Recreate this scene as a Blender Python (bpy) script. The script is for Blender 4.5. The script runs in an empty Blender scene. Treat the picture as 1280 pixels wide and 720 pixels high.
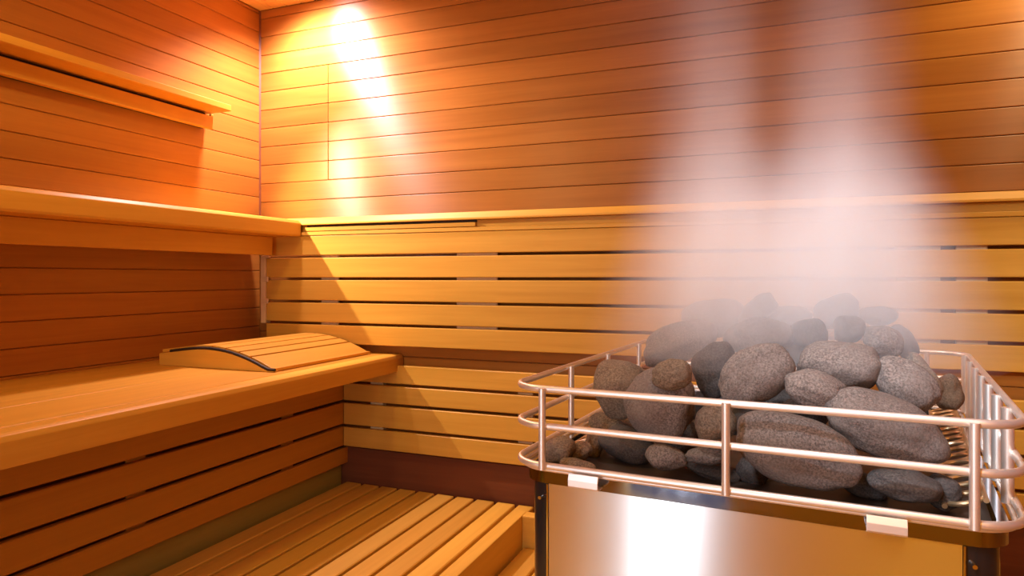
import bpy, bmesh, math, random
from mathutils import Vector, Matrix, noise
random.seed(7)
S = bpy.context.scene
COL = S.collection
F = 830.0; TH = math.radians(21.7); CT, ST = math.cos(TH), math.sin(TH)
CZ = 0.93
XL, YB, XR, YF, ZC = -2.152, 2.35, 1.15, -0.75, CZ + 1.195

# ------------------------------------------------------------------ helpers
def link(o): COL.objects.link(o); return o
def tag(o, label, cat, group=None, kind=None):
    o['label'] = label; o['category'] = cat
    if group: o['group'] = group
    if kind: o['kind'] = kind
    return o
def thing(name, label, cat, loc=(0, 0, 0), rotz=0, group=None):
    o = bpy.data.objects.new(name, None); link(o)
    o.location = loc; o.rotation_euler = (0, 0, rotz); o.empty_display_size = .05
    return tag(o, label, cat, group)
class MB:
    def __init__(s): s.bm = bmesh.new()
    def box(s, x0, x1, y0, y1, z0, z1, bev=.002, seg=1, rot=None):
        b = bmesh.new(); bmesh.ops.create_cube(b, size=1)
        for v in b.verts:
            v.co = Vector((x0 + (v.co.x + .5) * (x1 - x0), y0 + (v.co.y + .5) * (y1 - y0), z0 + (v.co.z + .5) * (z1 - z0)))
        if bev: bmesh.ops.bevel(b, geom=b.edges[:], offset=bev, segments=seg, affect='EDGES', profile=.6)
        if rot: bmesh.ops.transform(b, matrix=rot, verts=b.verts[:])
        s.add(b); return s
    def add(s, b):
        m = bpy.data.meshes.new('t'); b.to_mesh(m); b.free(); s.bm.from_mesh(m); bpy.data.meshes.remove(m)
    def prism(s, pts, axis, a, b_, bev=0, seg=2):
        """outline pts (2D) extruded along axis from a to b_"""
        b = bmesh.new()
        def P(p, t):
            if axis == 'x': return (t, p[0], p[1])
            if axis == 'y': return (p[0], t, p[1])
            return (p[0], p[1], t)
        v0 = [b.verts.new(P(p, a)) for p in pts]; v1 = [b.verts.new(P(p, b_)) for p in pts]
        b.faces.new(v0[::-1]); b.faces.new(v1)
        n = len(pts)
        for i in range(n): b.faces.new((v0[i], v0[(i + 1) % n], v1[(i + 1) % n], v1[i]))
        bmesh.ops.recalc_face_normals(b, faces=b.faces[:])
        if bev: bmesh.ops.bevel(b, geom=b.edges[:], offset=bev, segments=seg, affect='EDGES', profile=.6)
        s.add(b); return s
    def tube(s, pts, r, closed=False, n=14, rv=None):
        pts = [Vector(p) for p in pts]; N = len(pts); b = bmesh.new(); rings = []
        for i, p in enumerate(pts):
            if closed: t = (pts[(i + 1) % N] - pts[i - 1]).normalized()
            else: t = (pts[min(i + 1, N - 1)] - pts[max(i - 1, 0)]).normalized()
            up = Vector((0, 0, 1)) if abs(t.z) < .9 else Vector((1, 0, 0))
            a = t.cross(up).normalized(); c = a.cross(t).normalized()
            rings.append([b.verts.new(p + a * math.cos(2 * math.pi * k / n) * r + c * math.sin(2 * math.pi * k / n) * (rv or r)) for k in range(n)])
        for i in range(N if closed else N - 1):
            A, B = rings[i], rings[(i + 1) % N]
            for k in range(n): b.faces.new((A[k], A[(k + 1) % n], B[(k + 1) % n], B[k]))
        if not closed: b.faces.new(rings[0][::-1]); b.faces.new(rings[-1])
        bmesh.ops.recalc_face_normals(b, faces=b.faces[:])
        s.add(b); return s
    def build(s, name, mat, parent=None, smooth=False, loc=None):
        me = bpy.data.meshes.new(name)
        if loc is not None: bmesh.ops.translate(s.bm, vec=-Vector(loc), verts=s.bm.verts[:])
        s.bm.to_mesh(me); s.bm.free()
        me.materials.append(mat)
        if smooth:
            for p in me.polygons: p.use_smooth = True
            try: me.set_sharp_from_angle(angle=math.radians(40))
            except Exception: pass
        o = bpy.data.objects.new(name, me); link(o)
        if loc is not None: o.location = loc
        if parent: o.parent = parent
        return o
def structure(o): o['kind'] = 'structure'; return o

# ------------------------------------------------------------------ materials
def new_mat(name):
    m = bpy.data.materials.new(name); m.use_nodes = True
    nt = m.node_tree; nt.nodes.clear()
    out = nt.nodes.new('ShaderNodeOutputMaterial'); b = nt.nodes.new('ShaderNodeBsdfPrincipled')
    nt.links.new(b.outputs[0], out.inputs[0]); return m, nt, b, out
def N(nt, t, **kw):
    n = nt.nodes.new(t)
    for k, v in kw.items(): setattr(n, k, v)
    return n
def wood(name, c1, c2, axis, rough=.5, aniso=0, island=.25, spec=.35, grain=.35, hue=.0):
    m, nt, b, out = new_mat(name); L = nt.links.new
    tc = N(nt, 'ShaderNodeTexCoord'); geo = N(nt, 'ShaderNodeNewGeometry')
    mp = N(nt, 'ShaderNodeMapping')
    sc = {'x': (1.1, 26, 26), 'y': (26, 1.1, 26), 'z': (26, 26, 1.1)}[axis]
    mp.inputs['Scale'].default_value = sc
    # each board gets its own stretch of grain
    off = N(nt, 'ShaderNodeVectorMath', operation='SCALE'); off.inputs[0].default_value = (13.1, 7.7, 9.3)
    L(geo.outputs['Random Per Island'], off.inputs['Scale'])
    ad = N(nt, 'ShaderNodeVectorMath', operation='ADD'); L(tc.outputs['Object'], ad.inputs[0]); L(off.outputs[0], ad.inputs[1])
    L(ad.outputs[0], mp.inputs['Vector'])
    n1 = N(nt, 'ShaderNodeTexNoise'); n1.inputs['Scale'].default_value = 1.3; n1.inputs['Detail'].default_value = 8; n1.inputs['Roughness'].default_value = .62; n1.inputs['Distortion'].default_value = .6
    L(mp.outputs[0], n1.inputs['Vector'])
    mp2 = N(nt, 'ShaderNodeMapping'); mp2.inputs['Scale'].default_value = tuple(v * .28 + .3 for v in sc); L(ad.outputs[0], mp2.inputs['Vector'])
    n2 = N(nt, 'ShaderNodeTexNoise'); n2.inputs['Scale'].default_value = 1.0; n2.inputs['Detail'].default_value = 3; L(mp2.outputs[0], n2.inputs['Vector'])
    mix = N(nt, 'ShaderNodeMath', operation='MULTIPLY_ADD'); mix.inputs[1].default_value = .6; L(n1.outputs[0], mix.inputs[0])
    m2 = N(nt, 'ShaderNodeMath', operation='MULTIPLY'); m2.inputs[1].default_value = .4; L(n2.outputs[0], m2.inputs[0]); L(m2.outputs[0], mix.inputs[2])
    rp = N(nt, 'ShaderNodeMapRange'); rp.inputs[1].default_value = .5 - grain * .5; rp.inputs[2].default_value = .5 + grain * .5; L(mix.outputs[0], rp.inputs[0])
    cm = N(nt, 'ShaderNodeMix', data_type='RGBA'); cm.inputs[6].default_value = (*c1, 1); cm.inputs[7].default_value = (*c2, 1); L(rp.outputs[0], cm.inputs[0])
    hs = N(nt, 'ShaderNodeHueSaturation'); L(cm.outputs[2], hs.inputs['Color'])
    mr = N(nt, 'ShaderNodeMapRange'); mr.inputs[3].default_value = 1 - island; mr.inputs[4].default_value = 1 + island; L(geo.outputs['Random Per Island'], mr.inputs[0]); L(mr.outputs[0], hs.inputs['Value'])
    L(hs.outputs[0], b.inputs['Base Color'])
    bp = N(nt, 'ShaderNodeBump'); bp.inputs['Strength'].default_value = .10; bp.inputs['Distance'].default_value = .002; L(n1.outputs[0], bp.inputs['Height']); L(bp.outputs[0], b.inputs['Normal'])
    b.inputs['Roughness'].default_value = rough; b.inputs['Specular IOR Level'].default_value = spec
    if aniso:
        b.inputs['Anisotropic'].default_value = aniso; b.inputs['Anisotropic Rotation'].default_value = .25
        tg = N(nt, 'ShaderNodeCombineXYZ'); tg.inputs[0].default_value = 1; L(tg.outputs[0], b.inputs['Tangent'])
    return m
cedar_l, cedar_d = (.57, .235, .042), (.44, .160, .025)
pale_l, pale_d = (.72, .40, .060), (.58, .295, .034)
M = {}
M['wall_x'] = wood('cedar boards along x', tuple(v * .8 for v in cedar_l), tuple(v * .76 for v in cedar_d), 'x', island=.17, rough=.45, spec=.65, aniso=.9)
M['wall_y'] = wood('cedar boards along y', (.47, .190, .026), (.36, .128, .016), 'y', island=.12)
M['ceil'] = wood('ceiling boards', (.82, .52, .17), (.72, .42, .12), 'y', island=.08)
M['pale_x'] = wood('pale boards along x', pale_l, pale_d, 'x', island=.10)
M['pale_y'] = wood('pale boards along y', pale_l, pale_d, 'y', island=.07)
M['pale_z'] = wood('pale strips upright', (.80, .60, .32), (.70, .48, .22), 'z', island=.07)
M['bench_y'] = wood('bench boards along y', (.70, .355, .045), (.58, .265, .028), 'y', island=.05, rough=.42)
M['panel_y'] = wood('bench panel boards', (.54, .235, .022), (.43, .172, .014), 'y', island=.06)
M['olive'] = wood('olive stained wood', (.34, .25, .05), (.26, .18, .03), 'y', island=.02)
M['dark_x'] = wood('dark trim and shade boards', (.20, .060, .020), (.13, .035, .012), 'x', island=.05)
M['floor_y'] = wood('floor boards', (.42, .22, .06), (.30, .14, .035), 'y', island=.1)
def plain(name, col, rough=.5, metal=0., spec=.5):
    m, nt, b, out = new_mat(name); b.inputs['Base Color'].default_value = (*col, 1)
    b.inputs['Roughness'].default_value = rough; b.inputs['Metallic'].default_value = metal; b.inputs['Specular IOR Level'].default_value = spec
    tc = N(nt, 'ShaderNodeTexCoord'); n = N(nt, 'ShaderNodeTexNoise'); n.inputs['Scale'].default_value = 60; nt.links.new(tc.outputs['Object'], n.inputs['Vector'])
    mr = N(nt, 'ShaderNodeMapRange'); mr.inputs[3].default_value = max(0.02, rough - .05); mr.inputs[4].default_value = rough + .05
    nt.links.new(n.outputs[0], mr.inputs[0]); nt.links.new(mr.outputs[0], b.inputs['Roughness'])
    return m
M['rubber_shade'] = plain('dark rubber', (.02, .012, .008), .6)
M['tray'] = plain('dark steel tray', (.10, .075, .06), .55, .6)  # one dark tone over the whole tray
M['gloss_dark'] = plain('dark glossy enamel', (.018, .017, .018), .12, .0, .7)
M['chrome'] = plain('polished steel', (.80, .79, .79), .07, 1.)
M['band'] = plain('dark polished steel', (.36, .37, .42), .08, 1.)
M['rail'] = plain('satin steel rod', (.93, .87, .81), .42, .8)
M['perf'] = plain('perforated steel', (.62, .45, .26), .4, .8)
M['brass'] = plain('brass cap', (.9, .7, .35), .3, 1.)
def brushed():
    m, nt, b, out = new_mat('brushed stainless'); L = nt.links.new
    tc = N(nt, 'ShaderNodeTexCoord'); mp = N(nt, 'ShaderNodeMapping'); mp.inputs['Scale'].default_value = (2, 2, 900)
    n = N(nt, 'ShaderNodeTexNoise'); n.inputs['Scale'].default_value = 1.5; n.inputs['Detail'].default_value = 4
    L(tc.outputs['Object'], mp.inputs[0]); L(mp.outputs[0], n.inputs['Vector'])
    bp = N(nt, 'ShaderNodeBump'); bp.inputs['Strength'].default_value = .03; bp.inputs['Distance'].default_value = .0006; L(n.outputs[0], bp.inputs['Height']); L(bp.outputs[0], b.inputs['Normal'])
    b.inputs['Base Color'].default_value = (.74, .72, .70, 1); b.inputs['Metallic'].default_value = 1
    b.inputs['Roughness'].default_value = .28; b.inputs['Anisotropic'].default_value = 1.; b.inputs['Anisotropic Rotation'].default_value = .25
    tg = N(nt, 'ShaderNodeCombineXYZ'); tg.inputs[0].default_value = .9966; tg.inputs[1].default_value = -.0786; L(tg.outputs[0], b.inputs['Tangent'])
    return m
M['brushed'] = brushed()
def stone(name, c1, c2, c3):
    m, nt, b, out = new_mat(name); L = nt.links.new
    tc = N(nt, 'ShaderNodeTexCoord'); oi = N(nt, 'ShaderNodeObjectInfo')
    off = N(nt, 'ShaderNodeVectorMath', operation='ADD'); L(tc.outputs['Object'], off.inputs[0])
    sc = N(nt, 'ShaderNodeVectorMath', operation='SCALE'); sc.inputs[0].default_value = (5, 3, 4); L(oi.outputs['Random'], sc.inputs['Scale']); L(sc.outputs[0], off.inputs[1])
    n1 = N(nt, 'ShaderNodeTexNoise'); n1.inputs['Scale'].default_value = 420; n1.inputs['Detail'].default_value = 4; n1.inputs['Roughness'].default_value = .7; L(off.outputs[0], n1.inputs['Vector'])
    n2 = N(nt, 'ShaderNodeTexNoise'); n2.inputs['Scale'].default_value = 22; n2.inputs['Detail'].default_value = 6; L(off.outputs[0], n2.inputs['Vector'])
    vo = N(nt, 'ShaderNodeTexVoronoi'); vo.inputs['Scale'].default_value = 330; L(off.outputs[0], vo.inputs['Vector'])
    r1 = N(nt, 'ShaderNodeMapRange'); r1.inputs[1].default_value = .40; r1.inputs[2].default_value = .62; L(n1.outputs[0], r1.inputs[0])
    a = N(nt, 'ShaderNodeMix', data_type='RGBA'); a.inputs[6].default_value = (*c1, 1); a.inputs[7].default_value = (*c2, 1); L(r1.outputs[0], a.inputs[0])
    r2 = N(nt, 'ShaderNodeMapRange'); r2.inputs[1].default_value = .42; r2.inputs[2].default_value = .68; L(n2.outputs[0], r2.inputs[0])
    c = N(nt, 'ShaderNodeMix', data_type='RGBA'); c.inputs[7].default_value = (*c3, 1); L(a.outputs[2], c.inputs[6])
    mm = N(nt, 'ShaderNodeMath', operation='MULTIPLY'); mm.inputs[1].default_value = .65; L(r2.outputs[0], mm.inputs[0]); L(mm.outputs[0], c.inputs[0])
    # pits
    r3 = N(nt, 'ShaderNodeMapRange'); r3.inputs[1].default_value = .0; r3.inputs[2].default_value = .28; r3.inputs[3].default_value = .45; L(vo.outputs['Distance'], r3.inputs[0])
    hs = N(nt, 'ShaderNodeHueSaturation'); L(c.outputs[2], hs.inputs['Color'])
    mv = N(nt, 'ShaderNodeMath', operation='MULTIPLY'); L(r3.outputs[0], mv.inputs[0])
    mo = N(nt, 'ShaderNodeMapRange'); mo.inputs[3].default_value = .8; mo.inputs[4].default_value = 1.2; L(oi.outputs['Random'], mo.inputs[0]); L(mo.outputs[0], mv.inputs[1])
    L(mv.outputs[0], hs.inputs['Value']); L(hs.outputs[0], b.inputs['Base Color'])
    ad = N(nt, 'ShaderNodeMath', operation='MULTIPLY_ADD'); ad.inputs[1].default_value = 2.5; L(n2.outputs[0], ad.inputs[0]); L(n1.outputs[0], ad.inputs[2])
    bp = N(nt, 'ShaderNodeBump'); bp.inputs['Strength'].default_value = .55; bp.inputs['Distance'].default_value = .0018; L(ad.outputs[0], bp.inputs['Height']); L(bp.outputs[0], b.inputs['Normal'])
    b.inputs['Roughness'].default_value = .82; b.inputs['Specular IOR Level'].default_value = .3
    return m
M['stone'] = stone('grey speckled stone', (.115, .093, .083), (.285, .235, .21), (.19, .152, .132))
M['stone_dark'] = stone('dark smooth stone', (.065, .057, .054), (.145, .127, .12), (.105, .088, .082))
M['stone_brown'] = stone('brown stone', (.15, .108, .075), (.34, .255, .18), (.25, .175, .12))

# ------------------------------------------------------------------ room shell
PITCH = .0822
def planks(axis, z_phase, a0, a1, face, back, sgn):
    mb = MB(); z = z_phase - math.ceil(z_phase / PITCH) * PITCH
    while z < ZC:
        z0, z1 = max(z + .0012, 0), min(z + PITCH - .0006, ZC)
        if z1 - z0 > .004:
            if axis == 'x' and CZ + .38 < z < CZ + .84: mb.box(a0, -1.7825, face, back, z0, z1, .0022).box(-1.7815, a1, face, back, z0, z1, .0022)
            elif axis == 'x': mb.box(a0, a1, face, back, z0, z1, .0022)
            else: mb.box(back, face, a0, a1, z0, z1, .0022)
        z += PITCH
    if axis == 'x': mb.box(a0 - .05, a1 + .05, back - .002, back + .03, 0, ZC + .017, 0)
    else: mb.box(back - .03, back + .002, a0 - .05, a1 + .019, 0, ZC + .017, 0)
    return mb
structure(planks('x', CZ + .336, XL, XR, YB, YB + .018, 1).build('wall_back', M['wall_x']))
structure(planks('y', CZ + .359, YF, YB, XL, XL - .018, 1).build('wall_left', M['wall_y']))
mb = MB(); z = -.02
while z < ZC:
    mb.box(XR, XR + .018, YF, YB, max(z, 0), min(z + PITCH - .0015, ZC), .002); z += PITCH
mb.box(XR + .016, XR + .05, YF - .05, YB + .019, 0, ZC + .017, 0)
structure(mb.build('wall_right', M['wall_y']))
WX0, WX1, WZ0, WZ1 = -.90, -.36, .06, 2.0      # glazed opening behind the camera
mb = MB(); z = -.02
while z < ZC:
    z0, z1 = max(z, 0), min(z + PITCH - .0015, ZC)
    if z1 > WZ0 and z0 < WZ1:
        mb.box(XL, WX0, YF - .018, YF, z0, z1, .002).box(WX1, XR, YF - .018, YF, z0, z1, .002)
    else: mb.box(XL, XR, YF - .018, YF, z0, z1, .002)
    z += PITCH
mb.box(XL, WX0, YF - .05, YF - .016, 0, ZC, 0).box(WX1, XR, YF - .05, YF - .016, 0, ZC, 0)
mb.box(WX0, WX1, YF - .05, YF - .016, 0, WZ0, 0).box(WX0, WX1, YF - .05, YF - .016, WZ1, ZC + .017, 0)
structure(mb.build('wall_front', M['pale_x']))
win = structure(MB().box(WX0, WX0 + .04, YF - .05, YF + .01, WZ0, WZ1).box(WX1 - .04, WX1, YF - .05, YF + .01, WZ0, WZ1)
    .box(WX0 + .04, WX1 - .04, YF - .05, YF + .01, WZ0, WZ0 + .05).box(WX0 + .04, WX1 - .04, YF - .05, YF + .01, WZ1 - .05, WZ1).build('window_1', M['pale_z']))
gm, nt, b, out = new_mat('clear glass'); nt.nodes.remove(b); g = N(nt, 'ShaderNodeBsdfTransparent'); gl = N(nt, 'ShaderNodeBsdfGlossy'); gl.inputs['Roughness'].default_value = .02
mx = N(nt, 'ShaderNodeMixShader'); mx.inputs[0].default_value = .06; nt.links.new(g.outputs[0], mx.inputs[1]); nt.links.new(gl.outputs[0], mx.inputs[2]); nt.links.new(mx.outputs[0], out.inputs[0])
pane = structure(MB().box(WX0 + .04, WX1 - .04, YF - .03, YF - .024, WZ0 + .05, WZ1 - .05, 0).build('pane', gm, win))
# ceiling boards run front to back
mb = MB(); x = XL
while x < XR:
    mb.box(x + .001, min(x + .0745, XR), YF, YB, ZC, ZC + .018, .003); x += .0765
mb.box(XL - .06, XR + .06, YF - .06, YB + .06, ZC + .016, ZC + .05, 0)
structure(mb.build('ceiling', M['ceil']))
mb = MB().box(XL - .05, XR + .05, YF - .05, YB + .05, -.04, 0, 0)
structure(mb.build('floor', M['floor_y']))
# thin corner bead where the two walls meet
structure(MB().prism([(XL, YB), (XL + .006, YB), (XL, YB - .006)], 'z', CZ + .10, ZC, 0).build('trim_1', M['dark_x']))
structure(MB().box(XL, XR, YB - .016, YB, 0, .222, .003).build('baseboard_shade', M['dark_x']))  # tall dark board, shade below the skirt put into its colour

# ------------------------------------------------------------------ lower bench (left)
bz = CZ - .308
b = thing('sauna_bench', 'long wooden sauna bench seat with thick rounded front edge along left wall', 'bench', (-1.78, .8, 0))
def part(mb, name, mat, parent, smooth=False):
    o = mb.build(name, mat, None, smooth); o.parent = parent
    m = Matrix.Translation(parent.location) @ Matrix.Rotation(parent.rotation_euler.z, 4, 'Z')
    o.data.transform(m.inverted()); return o
YE = YB - .006
part(MB().box(-2.150, -1.9242, -.70, YE, bz - .028, bz, .0012).box(-1.9238, -1.6992, -.70, YE, bz - .028, bz, .0012).box(-1.6988, -1.4790, -.70, YE, bz - .028, bz, .003), 'seat_board', M['bench_y'], b)
part(MB().prism([(-1.4725, bz), (-1.425, bz), (-1.412, bz - .004), (-1.407, bz - .016), (-1.409, bz - .069), (-1.4725, bz - .069)], 'y', -.70, YE, .002), 'front_edge', M['bench_y'], b, True)
# supports below, and the slatted front
yp = -1.671
rows = [(-.378, -.4255), (-.437, -.507), (-.519, -.6065), (-.6185, -.697), (-.709, -.775)]
mb = MB()
for z1, z0 in rows:
    y1 = 2.318 if z0 > -.70 else 2.34
    mb.box(yp - .02, yp, -.70, y1, CZ + z0, CZ + z1, .0025)
part(mb, 'front_slat_panel', M['panel_y'], b)
mb = MB()
for y in (-.5, .15, .72, 1.33, 1.96):
    part(MB().box(yp - .0275, yp - .0205, y, y + .06, CZ - .776, bz - .029, .001), 'support_post', M['panel_y'], b)
part(MB().box(yp - .05, yp - .028, -.70, 2.33, 0.002, CZ - .760, .002), 'kick_board', M['olive'], b)

# ------------------------------------------------------------------ slatted skirt under the backrest
sk = thing('slat_skirt', 'low wall panel of four boards on back wall below the bench seat', 'wall panel', (-.4, YB, CZ - .70))
mb = MB()
for z1, z0 in [(-.3525, -.4255), (-.437, -.507), (-.519, -.6065), (-.6185, -.697)]:
    mb.box(-1.668, 1.14, 2.30, 2.32, CZ + z0, CZ + z1, .0025)
part(mb, 'slat_panel', M['pale_x'], sk)
for x in (-1.55, -.9, -.1, .8):
    part(MB().box(x, x + .06, 2.3205, YB - .001, CZ - .68, CZ - .37, .002), 'batten', M['pale_z'], sk)

# ------------------------------------------------------------------ backrest on the back wall
RB = math.atan(.015)
bk = thing('backrest', 'slatted pale wooden backrest with a deep top rail along the back wall', 'backrest', (-2.08, 2.275, CZ - .273), RB)
def lb(mb, name, mat, smooth=False):
    o = mb.build(name, mat, bk, smooth); return o
Z0 = .273     # local z of the camera height
Lb = 2.85
mb = MB()
for z0, z1 in ((.0945, .1755), (.001, .083), (-.0945, -.0105), (-.186, -.1055), (-.273, -.197)):
    mb.box(0.031, Lb, 0, .02, Z0 + z0, Z0 + z1, .003, 2)
lb(mb, 'slat_panel', M['pale_x'])
# top rail: upper bevelled lip, recess, lower lip, and a filler batten up to the joint
lb(MB().prism([(-.010, Z0 + .221), (-.010, Z0 + .228), (.008, Z0 + .2515), (.030, Z0 + .2515), (.030, Z0 + .221)], 'x', .12, Lb, .0015)
   .box(.12, Lb, .014, .030, Z0 + .1765, Z0 + .2205, .001), 'top_rail', M['pale_x'])
lb(MB().box(.12, Lb, -.004, .0135, Z0 + .1765, Z0 + .192, .002), 'bottom_lip', M['pale_x'])
lb(MB().box(.235, 1.02, -.003, .0125, Z0 + .1945, Z0 + .2105, .0015), 'filler_batten', M['pale_x'])
lb(MB().box(.24, 1.02, .006, .0135, Z0 + .211, Z0 + .2205, 0), 'slot_shade_strip', M['rubber_shade'])  # solid dark strip painted in as the shade inside the slot
for x0, x1 in ((.30, .385), (.93, 1.10), (2.42, 2.54), (2.58, 2.66)):
    lb(MB().box(x0, x1, .0205, .031, Z0 - .27, Z0 + .17, .002), 'batten', M['pale_z'])
lb(MB().box(.004, .0295, -.005, .03, Z0 - .197, Z0 + .093, .004, 2).box(.010, .045, -.0065, .0, Z0 - .019, Z0 + .004, .003).box(.010, .045, -.0065, .0, Z0 - .113, Z0 - .09, .003).box(.010, .05, -.0065, .0, Z0 + .084, Z0 + .096, .003), 'end_strip', M['pale_z'])['label'] = 'pale narrow end strip'  # pale tone and tabs also carry leaking light in colour and shape

# ------------------------------------------------------------------ ledge above the bench on the left wall
lg = thing('wall_ledge', 'deep wooden ledge with a recessed board under it, on left wall above the bench', 'ledge', (-2.15, .8, CZ + .09))
part(MB().prism([(-2.151, CZ + .172), (-1.862, CZ + .172), (-1.858, CZ + .180), (-1.858, CZ + .228), (-1.868, CZ + .240), (-1.885, CZ + .243), (-2.151, CZ + .243)], 'y', -.70, 2.268, .002), 'ledge_board', M['bench_y'], lg)
part(MB().box(-2.0, -1.978, -.70, 2.235, CZ + .094, CZ + .1715, .003), 'apron_board', M['bench_y'], lg)
for y in (-.5, .4, 1.3, 2.16): part(MB().box(-2.151, -2.0005, y, y + .05, CZ + .11, CZ + .1715, .002), 'bracket', M['bench_y'], lg)

# ------------------------------------------------------------------ light shelf high on the left wall
lt = thing('light_shelf', 'slim wooden light shelf high on left wall hiding a lamp strip', 'wall light', (-2.15, .8, CZ + .60))
YS = 2.04
part(MB().box(-2.151, -2.015, -.70, YS + .004, CZ + .662, CZ + .686, .002), 'shelf_board', M['bench_y'], lt)
part(MB().box(-2.130, -2.106, -.70, YS, CZ + .597, CZ + .648, .002), 'batten', M['bench_y'], lt)
part(MB().box(-2.150, -2.1305, -.70, YS - .02, CZ + .60, CZ + .661, 0), 'dark_backing', M['rubber_shade'], lt)
part(MB().tube([(-2.118, YS - .005, CZ + .655), (-2.118, YS + .006, CZ + .655)], .005), 'end_cap', M['brass'], lt, True)
part(MB().tube([(-2.114, .745, CZ + .655), (-2.114, .80, CZ + .655)], .006), 'clip', M['chrome'], lt, True)

# ------------------------------------------------------------------ headrest on the bench
hy0, hy1, hx0, hx1 = 1.715, 2.266, -2.02, -1.512
hr = thing('headrest', 'curved slatted wooden headrest lying at the far end of the bench', 'headrest', (-1.76, 1.97, bz))
def hz(t):          # height of the arch across the headrest, t = 0 at the wall, 1 at the front
    return .052 + .035 * math.sin(min(t, 1) * math.pi * .62) - .084 * max(0, (t - .30) / .70) ** 1.9
pts = [(hx0 + (hx1 - hx0) * i / 20, bz + .001 + max(.003, hz(i / 20) - .012)) for i in range(21)]
side = [(hx0, bz + .001)] + pts + [(hx1, bz + .001)]
part(MB().prism(side, 'y', hy0, hy0 + .018), 'side_panel', M['pale_x'], hr)['label'] = 'pale arched side panel'
part(MB().prism(side, 'y', hy1 - .018, hy1), 'side_panel', M['pale_x'], hr)
mb = MB(); mb.tube([(p[0] + .0, hy0 + .003, p[1] + .0035) for p in pts[2:]], .0052); part(mb, 'dark_edging', M['rubber_shade'], hr, True)
mb = MB(); edges = [0, .16, .32, .46, .58, .69, .79, 1.0]
for a, c in zip(edges[:-1], edges[1:]):
    a2, c2 = a + .008, c - .008
    up = [(hx0 + (hx1 - hx0) * (a2 + (c2 - a2) * k / 6), 0) for k in range(7)]
    top = [(x, bz + .002 + max(.010, hz((x - hx0) / (hx1 - hx0)))) for x, _ in up]
    bot = [(x, z - .011 if z - .011 > bz + .0015 else bz + .0015) for x, z in top]
    mb.prism(top + bot[::-1], 'y', hy0 + .010, hy1 + .004, .0015)
part(mb, 'slatted_top', M['bench_y'], hr)

# ------------------------------------------------------------------ duckboard on the floor
dz = CZ - .852
dk = thing('duckboard', 'slatted wooden floor duckboard between the bench and the low frame', 'duckboard', (-1.2, .9, 0))
mb = MB(); x = -1.668; 
while x < -.86:
    mb.box(x, min(x + .072, -.838), -.70, 2.325, dz - .026, dz, .003); x += .0855
part(mb, 'slat_deck', M['pale_y'], dk)
for y in (-.4, .35, 1.1, 1.85, 2.24):
    part(MB().box(-1.66, -.845, y, y + .05, .001, dz - .0265, .002), 'bearer', M['pale_x'], dk)

# ------------------------------------------------------------------ low frame round the heater base
fr = thing('floor_frame', 'low raised wooden frame on the floor left of the heater', 'floor frame', (-.4, 1.2, 0))
ft = CZ - .800
part(MB().box(-.834, -.794, -.70, 2.13, 0.001, ft, .004, 2), 'side_rail', M['pale_y'], fr)
part(MB().box(-.7935, 1.0, 2.085, 2.13, 0.001, ft, .004, 2), 'back_rail', M['pale_x'], fr)
mb = MB(); x = -.785
while x < -.46:
    mb.box(x, x + .085, -.70, 2.075, .001, .028, .003); x += .095
inner = mb.build('inner_duckboard', M['pale_y']); tag(inner, 'low slatted floor boards inside the raised frame, beside the heater', 'duckboard')

# ------------------------------------------------------------------ heater
HR = -math.radians(4.5)
hA = Vector((-.3198 + -.008 * .0786, .8037 - .008 * .9966, 0))          # front-left corner on the floor
sv, qv = Vector((.9966, -.0786, 0)), Vector((.0786, .9966, 0))
W, DP, WB = .542, .70, .594
heater = thing('sauna_heater', 'stainless steel sauna heater with a rod guard, filled with stones', 'heater', hA + sv * .28 + qv * .35, HR)
OFF = Vector((.28, .35))
def outline(inset, R, n=8, z=None):
    A = [Vector((inset, inset)), Vector((W - inset, inset)), Vector((WB - inset, DP - inset)), Vector((inset, DP - inset))]
    pts = []
    for i in range(4):
        p, a, c = A[i], A[i - 1], A[(i + 1) % 4]
        d1, d2 = (a - p).normalized(), (c - p).normalized()
        ang = d1.angle(d2); tl = R / math.tan(ang / 2)
        s0, s1 = p + d1 * tl, p + d2 * tl
        cc = p + (d1 + d2).normalized() * (R / math.sin(ang / 2))
        v0, v1 = s0 - cc, s1 - cc; tot = v0.angle_signed(v1)
        a0 = math.atan2(v0.y, v0.x); a1 = math.atan2(v1.y, v1.x)
        da = (a1 - a0 + math.pi) % (2 * math.pi) - math.pi
        for k in range(n + 1):
            t = a0 + da * k / n
            pts.append(cc + Vector((math.cos(t), math.sin(t))) * R)
    return [p - OFF for p in pts]
def hp(mb, name, mat, smooth=True, parent=None):
    return mb.build(name, mat, parent or heater, smooth)
zb = CZ - .262; RR = .0040
# body shell
mb = MB(); mb.prism([(p.x, p.y) for p in outline(.017, .032)], 'z', .06, CZ - .2625); hp(mb, 'body', M['gloss_dark'])
for s, q in ((.05, .05), (.49, .05), (.05, .62), (.52, .62)):
    mb = MB().tube([(s - OFF.x, q - OFF.y, .001), (s - OFF.x, q - OFF.y, .0595)], .016); hp(mb, 'foot', M['chrome'])
# front sheet and side sheets
mb = MB(); zs = [.075, zb - .001]
x0, x1 = .050 - OFF.x, .491 - OFF.x; y0 = .0165 - OFF.y
mb.prism([(x0, zs[0]), (x1, zs[0]), (x1, zs[1]), (x0, zs[1])], 'y', y0 - .0035, y0, 0)
fp = hp(mb, 'front_panel', M['brushed'], False); fp['label'] = 'brushed steel front panel'
for xx in (x0 - .0028, x1 + .0005): hp(MB().box(xx, xx + .0023, y0 - .0055, y0, zs[0], zs[1], .0006), 'panel_edging', M['chrome'], False)
for sx in (x0 - .012, x1 + .010):
    hp(MB().tube([(sx, y0 + .006, zb - .020), (sx, y0 - .006, zb - .020)], .0022), 'screw', M['chrome'])
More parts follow.
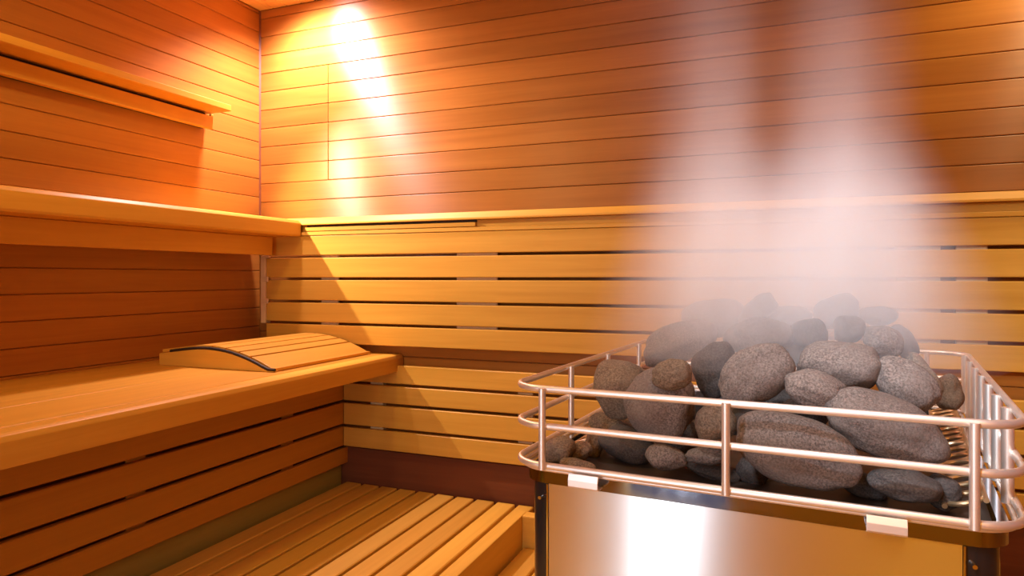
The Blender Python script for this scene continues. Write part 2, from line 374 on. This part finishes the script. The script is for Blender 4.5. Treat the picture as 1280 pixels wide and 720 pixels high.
# polished band round the top
def ring_wall(ins0, ins1, R, za, zb_):
    mb = MB(); o, i = outline(ins0, R), outline(ins1, R - (ins1 - ins0)); bm = mb.bm; n = len(o)
    V = [[bm.verts.new((p.x, p.y, z)) for p in L_] for L_, z in ((o, za), (o, zb_), (i, zb_), (i, za))]
    for a in range(4):
        A, B = V[a], V[(a + 1) % 4]
        for k in range(n): bm.faces.new((A[k], A[(k + 1) % n], B[(k + 1) % n], B[k]))
    bmesh.ops.recalc_face_normals(bm, faces=bm.faces[:]); return mb
hp(ring_wall(.0105, .020, .036, CZ - .262, CZ - .2425), 'top_band', M['band'])
# rod rings
for zz, nm in ((-.140, 'guard_ring'), (-.187, 'guard_ring'), (-.2367, 'guard_ring')):
    hp(MB().tube([(p.x, p.y, CZ + zz) for p in outline(.0, .045, 10)], RR, True, rv=.0044), nm, M['rail'])
hp(MB().tube([(p.x, p.y, CZ - .2425) for p in outline(.005, .042, 10)], .0028, True), 'guard_base_rod', M['rail'])
def post(s, q, r=.0046):
    return hp(MB().tube([(s - OFF.x, q - OFF.y, CZ - .240), (s - OFF.x, q - OFF.y, CZ - .1385)], r), 'guard_post', M['rail'])
for s, q in ((.049, -.006), (.270, -.006), (.498, -.006), (.006, .206), (.006, .39), (.006, .60), (.53, .694), (.12, .694), (.30, .694)): post(s, q)
for q in (.10, .19, .28, .37, .46, .55, .655):
    post(W + (WB - W) * q / DP - .006, q, .006)
# clips holding the guard on the band
def clip(s, w):
    x = s - OFF.x; y = -OFF.y
    pr = [(y - .0062, CZ - .2395), (y - .0062, CZ - .2445), (y - .0085, CZ - .2475), (y - .0085, CZ - .2535), (y - .0045, CZ - .2555), (y + .0095, CZ - .2555), (y + .0095, CZ - .2575), (y - .0060, CZ - .2575), (y - .0105, CZ - .2545), (y - .0105, CZ - .2465), (y - .0080, CZ - .2395)]
    hp(MB().prism(pr, 'x', x - w / 2, x + w / 2, .0004), 'clip', M['rail'], False)
clip(.104, .038); clip(.425, .036)
# stone tray, corner element strips
hp(MB().prism([(p.x, p.y) for p in outline(.021, .028)], 'z', CZ - .262, CZ - .2535), 'stone_tray', M['tray'])
def ladder(s0, q0, s1, q1, z0, z1, n):
    mb = MB(); a = Vector((s0 - OFF.x, q0 - OFF.y, 0)); c = Vector((s1 - OFF.x, q1 - OFF.y, 0)); d = (c - a)
    nn_ = Vector((-d.y, d.x, 0)).normalized()
    w_ = (z1 - z0) / 2; zc_ = Vector((0, 0, z0 + .005)); tl_ = Vector((0, 0, .006))
    for sg in (-1, 1): mb.tube([a + nn_ * w_ * sg + zc_ - tl_ * sg, c + nn_ * w_ * sg + zc_ - tl_ * sg], .0028, n=8)
    for k in range(n):
        m = a + d * ((k + .5) / n); rr = d.length / n * .5; hh = (z1 - z0) / 2
        mb.tube([m + d.normalized() * rr * math.cos(t * math.pi / 8) + zc_ + (nn_ * hh - tl_) * math.sin(t * math.pi / 8) for t in range(16)], .0028, True, n=8)
    return mb
hp(ladder(.500, .06, .548, .64, CZ - .240, CZ - .204, 16), 'looped_plate', M['perf'])
hp(ladder(.043, .16, .043, .40, CZ - .247, CZ - .217, 7), 'looped_plate', M['perf'])

# ------------------------------------------------------------------ stones
RV, FV = Vector((CT, ST, 0)), Vector((-ST, CT, 0))
def at_heater(px, py, q):
    u = (px - 640) / F; Z = (.769 + q) / (.897 + .4415 * u)
    return RV * (u * Z) + FV * Z + Vector((0, 0, CZ - (py - 347) / F * Z)), Z
def stone_obj(px, py, rx, ry, ang, q, mat, label, rd=None, seed=0, lump=.13, sq=2.25, group=None, taper=0.):
    c, Z = at_heater(px, py, q); a, h = rx * Z / F / (.897 + .4415 * (px - 640) / F), ry * Z / F
    d = rd or min(a, h) * .95
    bm = bmesh.new(); bmesh.ops.create_icosphere(bm, subdivisions=5, radius=1)
    R = random.Random(seed * 7 + 1); o = Vector((R.random() * 50, R.random() * 50, R.random() * 50))
    ca, sa = math.cos(math.radians(ang)), math.sin(math.radians(ang))
    for v in bm.verts:
        p = v.co.copy()
        k = (abs(p.x) ** sq + abs(p.y) ** sq + abs(p.z) ** sq) ** (-1 / sq)
        nz = noise.noise(p * 1.1 + o) * lump * 1.6 + noise.noise(p * 2.4 + o) * lump * .5 + noise.noise(p * 7 + o) * lump * .07
        p = p * k * (1 + nz)
        tp = 1 + taper * p.x
        X, Y, D = p.x * a, p.z * h * tp, p.y * d * tp
        v.co = sv * (X * ca - Y * sa) + qv * D + Vector((0, 0, X * sa + Y * ca))
    # keep the outline the photo shows: recentre and rescale the noisy shape to its extents
    me = bpy.data.meshes.new('sauna_stone'); bm.to_mesh(me); bm.free()
    for p in me.polygons: p.use_smooth = True
    me.materials.append(M[mat]); ob = bpy.data.objects.new('sauna_stone', me); link(ob); ob.location = c
    tag(ob, label, 'stone', group); return ob
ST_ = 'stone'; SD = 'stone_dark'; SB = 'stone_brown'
ROCKS = [
 # px, py, rx, ry, ang, q, mat, label, depth radius, taper
 (996, 563, 78, 41, -16, .052, ST_, 'largest grey pitted stone behind the lower rods, right of the middle front post', .034, -.12),
 (1106, 534, 77, 39, -20, .092, ST_, 'big broad stone with a rounded hump above the top rod, front right', .040, -.18),
 (826, 506, 42, 46, 0, .100, ST_, 'tall round dark grey stone crossed by the top rod, front left', .034, 0),
 (775, 486, 33, 35, 0, .155, SB, 'blocky olive brown stone leaning at the far left of the pile', .032, 0),
 (841, 468, 24, 19, 12, .058, SB, 'small brownish egg-shaped stone perched on the front left stone', .016, 0),
 (893, 462, 28, 34, -8, .155, SD, 'rounded smooth grey stone between the small brown egg stone and the tall upright one', .028, 0),
 (942, 468, 52, 33, 38, .105, ST_, 'tall upright egg-shaped stone just above the top rod, over the middle post', .030, .12),
 (1023, 487, 40, 21, -16, .090, ST_, 'wedge-shaped stone below the biggest upper stone, resting over the top rod', .026, -.18),
 (1048, 457, 55, 30, -3, .155, ST_, 'biggest upper stone, wide pale oval in the steam at centre right', .036, 0),
 (1134, 481, 46, 27, -40, .150, ST_, 'long stone slanting down to the right side, above the broad front stone', .030, 0),
 (846, 429, 46, 26, 27, .245, ST_, 'long leaning stone forming the left slope of the pile', .034, 0),
 (891, 399, 38, 25, 8, .330, SD, 'rounded stone at the top left of the pile, dim in the steam', .036, 0),
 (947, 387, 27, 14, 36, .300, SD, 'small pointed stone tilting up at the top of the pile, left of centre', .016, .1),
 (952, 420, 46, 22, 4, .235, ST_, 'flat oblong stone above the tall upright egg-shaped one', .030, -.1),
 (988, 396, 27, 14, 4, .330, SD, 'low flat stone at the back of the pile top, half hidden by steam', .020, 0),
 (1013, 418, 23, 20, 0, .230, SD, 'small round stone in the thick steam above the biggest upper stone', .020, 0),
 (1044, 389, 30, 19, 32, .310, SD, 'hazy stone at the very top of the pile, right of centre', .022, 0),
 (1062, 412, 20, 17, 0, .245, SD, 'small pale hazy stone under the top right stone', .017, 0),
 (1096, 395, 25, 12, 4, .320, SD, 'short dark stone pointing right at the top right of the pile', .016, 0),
 (1104, 427, 26, 19, -28, .235, ST_, 'round reddish grey stone at the right shoulder of the pile', .022, 0),
 (1130, 428, 28, 12, -60, .310, SD, 'narrow stone standing steeply behind the right shoulder of the pile', .022, 0),
 (1154, 468, 34, 11, -56, .250, SB, 'thin brown stone behind the long slanting stone on the right', .020, 0),
 (1185, 491, 20, 22, 0, .420, SB, 'round dark brown stone in the far right corner of the guard', .026, 0),
 (893, 529, 26, 22, 15, .075, SB, 'knobbly light brown stone left of the middle front post', .022, 0),
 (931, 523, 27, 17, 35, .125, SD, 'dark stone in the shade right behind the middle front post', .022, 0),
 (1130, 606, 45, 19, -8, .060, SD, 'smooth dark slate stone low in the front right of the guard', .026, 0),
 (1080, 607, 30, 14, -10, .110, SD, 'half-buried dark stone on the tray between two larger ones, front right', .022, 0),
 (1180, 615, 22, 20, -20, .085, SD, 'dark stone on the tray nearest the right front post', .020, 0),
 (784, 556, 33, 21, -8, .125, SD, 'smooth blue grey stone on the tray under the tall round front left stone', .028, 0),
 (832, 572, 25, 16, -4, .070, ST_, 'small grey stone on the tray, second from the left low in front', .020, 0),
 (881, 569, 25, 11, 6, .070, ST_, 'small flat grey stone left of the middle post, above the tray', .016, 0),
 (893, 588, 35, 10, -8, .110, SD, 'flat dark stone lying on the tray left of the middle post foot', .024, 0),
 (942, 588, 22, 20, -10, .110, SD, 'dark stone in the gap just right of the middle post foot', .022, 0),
 (768, 532, 32, 13, -10, .190, SB, 'flat reddish brown stone on the tray behind the left rods', .024, 0),
 (697, 562, 20, 15, 20, .080, SB, 'rough brown stone in the front left corner of the guard', .022, 0),
 (722, 566, 20, 11, 35, .100, SB, 'narrow curved brown stone beside the front left corner stone', .014, 0),
 (722, 583, 22, 9, -5, .060, SB, 'low domed brown stone lying against the bottom rod at the left', .016, 0),
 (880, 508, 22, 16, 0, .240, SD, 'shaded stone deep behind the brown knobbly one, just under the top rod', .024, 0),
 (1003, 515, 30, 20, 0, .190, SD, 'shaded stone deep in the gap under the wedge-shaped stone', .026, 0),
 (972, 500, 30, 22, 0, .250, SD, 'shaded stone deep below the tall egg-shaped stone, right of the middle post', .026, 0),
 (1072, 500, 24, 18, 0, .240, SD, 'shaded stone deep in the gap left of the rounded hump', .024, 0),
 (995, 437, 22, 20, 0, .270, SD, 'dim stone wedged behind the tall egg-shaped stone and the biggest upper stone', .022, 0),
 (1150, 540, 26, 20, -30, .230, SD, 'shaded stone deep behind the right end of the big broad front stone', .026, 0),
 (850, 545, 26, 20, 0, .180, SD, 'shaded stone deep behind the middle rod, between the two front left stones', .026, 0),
 (742, 557, 10, 17, -15, .130, SB, 'small upright tan stone between the brown stones and the blue grey one', .014, 0),
]
for i, (px, py, rx, ry, an, q, mt, lab, rd, tp) in enumerate(ROCKS):
    stone_obj(px, py, rx, ry, an, q, mt, lab, rd, seed=i + 3, taper=tp)

# ------------------------------------------------------------------ steam
sm, nt, b, out = new_mat('steam'); nt.nodes.remove(b); L = nt.links.new
tc = N(nt, 'ShaderNodeTexCoord'); sx = N(nt, 'ShaderNodeSeparateXYZ'); L(tc.outputs['Object'], sx.inputs[0])
def mth(op, a, b_=None, c=None, clamp=False):
    n = N(nt, 'ShaderNodeMath', operation=op); n.use_clamp = clamp
    for i, v in enumerate((a, b_, c)):
        if v is None: continue
        if isinstance(v, (int, float)): n.inputs[i].default_value = v
        else: L(v, n.inputs[i])
    return n.outputs[0]
def gauss(xc, yc, s0, s1, zt):      # column whose radius narrows from s0 at the stones to s1 at zt
    t = mth('DIVIDE', sx.outputs[2], zt, None, True)
    s = mth('MULTIPLY_ADD', t, s1 - s0, s0)
    dx = mth('DIVIDE', mth('SUBTRACT', sx.outputs[0], xc), s)
    dy = mth('DIVIDE', mth('SUBTRACT', sx.outputs[1], yc), mth('MULTIPLY', s, 1.0))
    r2 = mth('ADD', mth('MULTIPLY', dx, dx), mth('MULTIPLY', dy, dy))
    return mth('EXPONENT', mth('MULTIPLY', r2, -1.0))
cols = mth('ADD', gauss(-.080, 0, .105, .055, .30), gauss(.095, 0, .120, .060, .30))
zf = N(nt, 'ShaderNodeFloatCurve'); zc = zf.mapping.curves[0]
for i, (x, y) in enumerate(((0, .45), (.08, .85), (.18, 1.0), (.32, .62), (.46, .26), (.68, .07), (1, .0))):
    if i < 2: pass
    pt = zc.points[i] if i < len(zc.points) else zc.points.new(x, y)
    pt.location = (x, y)
zf.mapping.update(); L(mth('DIVIDE', sx.outputs[2], .75, None, True), zf.inputs['Value'])
mp = N(nt, 'ShaderNodeMapping'); mp.inputs['Scale'].default_value = (9, 9, 2.2); L(tc.outputs['Object'], mp.inputs[0])
nn = N(nt, 'ShaderNodeTexNoise'); nn.inputs['Scale'].default_value = 1; nn.inputs['Detail'].default_value = 2; L(mp.outputs[0], nn.inputs['Vector'])
nr = N(nt, 'ShaderNodeMapRange'); nr.inputs[1].default_value = .3; nr.inputs[2].default_value = .7; nr.inputs[3].default_value = .45; nr.inputs[4].default_value = 1.35; L(nn.outputs[0], nr.inputs[0])
STEAM = 15.0
den = mth('MULTIPLY', mth('MULTIPLY', mth('MAXIMUM', mth('SUBTRACT', cols, .03), 0.), zf.outputs[0]), mth('MULTIPLY', nr.outputs[0], STEAM))
vs = N(nt, 'ShaderNodeVolumeScatter'); vs.inputs['Color'].default_value = (.95, .95, 1, 1); vs.inputs['Anisotropy'].default_value = -.2; L(den, vs.inputs['Density']); L(vs.outputs[0], out.inputs['Volume'])
sc_, _ = at_heater(962, 400, .25)
bm = bmesh.new(); rings = []
for z, r in ((-.03, .25), (.0, .31), (.12, .33), (.3, .31), (.55, .28), (.75, .24)):
    rings.append([bm.verts.new((r * 1.15 * math.cos(k * math.pi / 12), r * .9 * math.sin(k * math.pi / 12), z)) for k in range(24)])
for A, B in zip(rings[:-1], rings[1:]):
    for k in range(24): bm.faces.new((A[k], A[(k + 1) % 24], B[(k + 1) % 24], B[k]))
bm.faces.new(rings[0][::-1]); bm.faces.new(rings[-1]); bmesh.ops.recalc_face_normals(bm, faces=bm.faces[:])
me = bpy.data.meshes.new('steam'); bm.to_mesh(me); bm.free(); me.materials.append(sm)
so = bpy.data.objects.new('steam', me); link(so); so.location = (sc_.x, sc_.y, CZ - .09); so.rotation_euler = (0, 0, TH * .8)
tag(so, 'white cloud of steam rising in two plumes above the heater stones', 'steam', kind='stuff')

# ------------------------------------------------------------------ lights
def area(name, loc, tgt, size, size_y, W_, col, spread=180):
    l = bpy.data.lights.new(name, 'AREA'); l.shape = 'RECTANGLE'; l.size = size; l.size_y = size_y; l.energy = W_; l.color = col; l.spread = math.radians(spread)
    o = bpy.data.objects.new(name, l); link(o); o.location = loc
    o.rotation_euler = (Vector(tgt) - Vector(loc)).to_track_quat('-Z', 'Y').to_euler(); return o
def point(name, loc, W_, col, r=.03):
    l = bpy.data.lights.new(name, 'POINT'); l.energy = W_; l.color = col; l.shadow_soft_size = r
    o = bpy.data.objects.new(name, l); link(o); o.location = loc; return o
def spot(name, loc, tgt, W_, col, ang, blend, r=.03):
    l = bpy.data.lights.new(name, 'SPOT'); l.energy = W_; l.color = col; l.shadow_soft_size = r; l.spot_size = math.radians(ang); l.spot_blend = blend
    o = bpy.data.objects.new(name, l); link(o); o.location = loc
    o.rotation_euler = (Vector(tgt) - Vector(loc)).to_track_quat('-Z', 'Y').to_euler(); return o
WARM = (1, .76, .41); WARM2 = (1, .80, .55)
spot('downlight_left', (-1.84, 2.10, ZC - .04), (-1.74, 2.33, 1.4), 110, (1, .74, .80), 150, .8, .05)
spot('downlight_right', (.86, 2.10, ZC - .05), (.86, 2.35, 1.4), 24, WARM, 140, .8, .03)
spot('shelf_lamp', (-2.090, 1.80, CZ + .56), (-1.36, 2.35, CZ - .02), 58, (1, .80, .60), 104, .7, .008)
spot('downlight_bench', (-1.30, .8, ZC - .05), (-1.50, 1.1, .6), 30, (1, .74, .36), 150, .6, .1)
spot('heater_fill', (.0, .55, ZC - .04), (.40, 1.10, .95), 24, (1, .90, .85), 70, .6, .05)  # added fill from above for steam and stones, no known lamp
spot('downlight_front', (.25, -.30, ZC - .04), (.25, -.75, .9), 135, (1, .74, .18), 120, .6, .04)
spot('steam_fill', (-.55, -.55, ZC - .10), (.38, 1.10, 1.02), 195, (.76, .87, 1), 34, .8, .06)  # added cool fill aimed at the steam, not a real fitting
area('daylight', (-.69, YF - .30, 1.1), (-.69, 1, 1.1), .13, 1.9, 20, (.84, .90, 1))
w = bpy.data.worlds.new('world'); S.world = w; w.use_nodes = True
w.node_tree.nodes['Background'].inputs[0].default_value = (.30, .38, .62, 1); w.node_tree.nodes['Background'].inputs[1].default_value = .5

# ------------------------------------------------------------------ camera and view
cam = bpy.data.cameras.new('camera'); co = bpy.data.objects.new('camera', cam); link(co)
co.location = (0, 0, CZ); co.rotation_euler = (math.pi / 2, 0, TH)
cam.sensor_width = 36; cam.lens = F / 1280 * 36; cam.shift_y = -13 / 1280; cam.clip_start = .02
S.camera = co
S.view_settings.view_transform = 'Standard'; S.view_settings.look = 'None'; S.view_settings.gamma = 1; S.view_settings.use_curve_mapping = False
S.view_settings.exposure = 0.0
S.cycles.use_denoising = True
S.cycles.volume_step_rate = 2.0; S.cycles.volume_max_steps = 128
S.cycles.max_bounces = 8; S.cycles.diffuse_bounces = 5; S.cycles.volume_bounces = 4
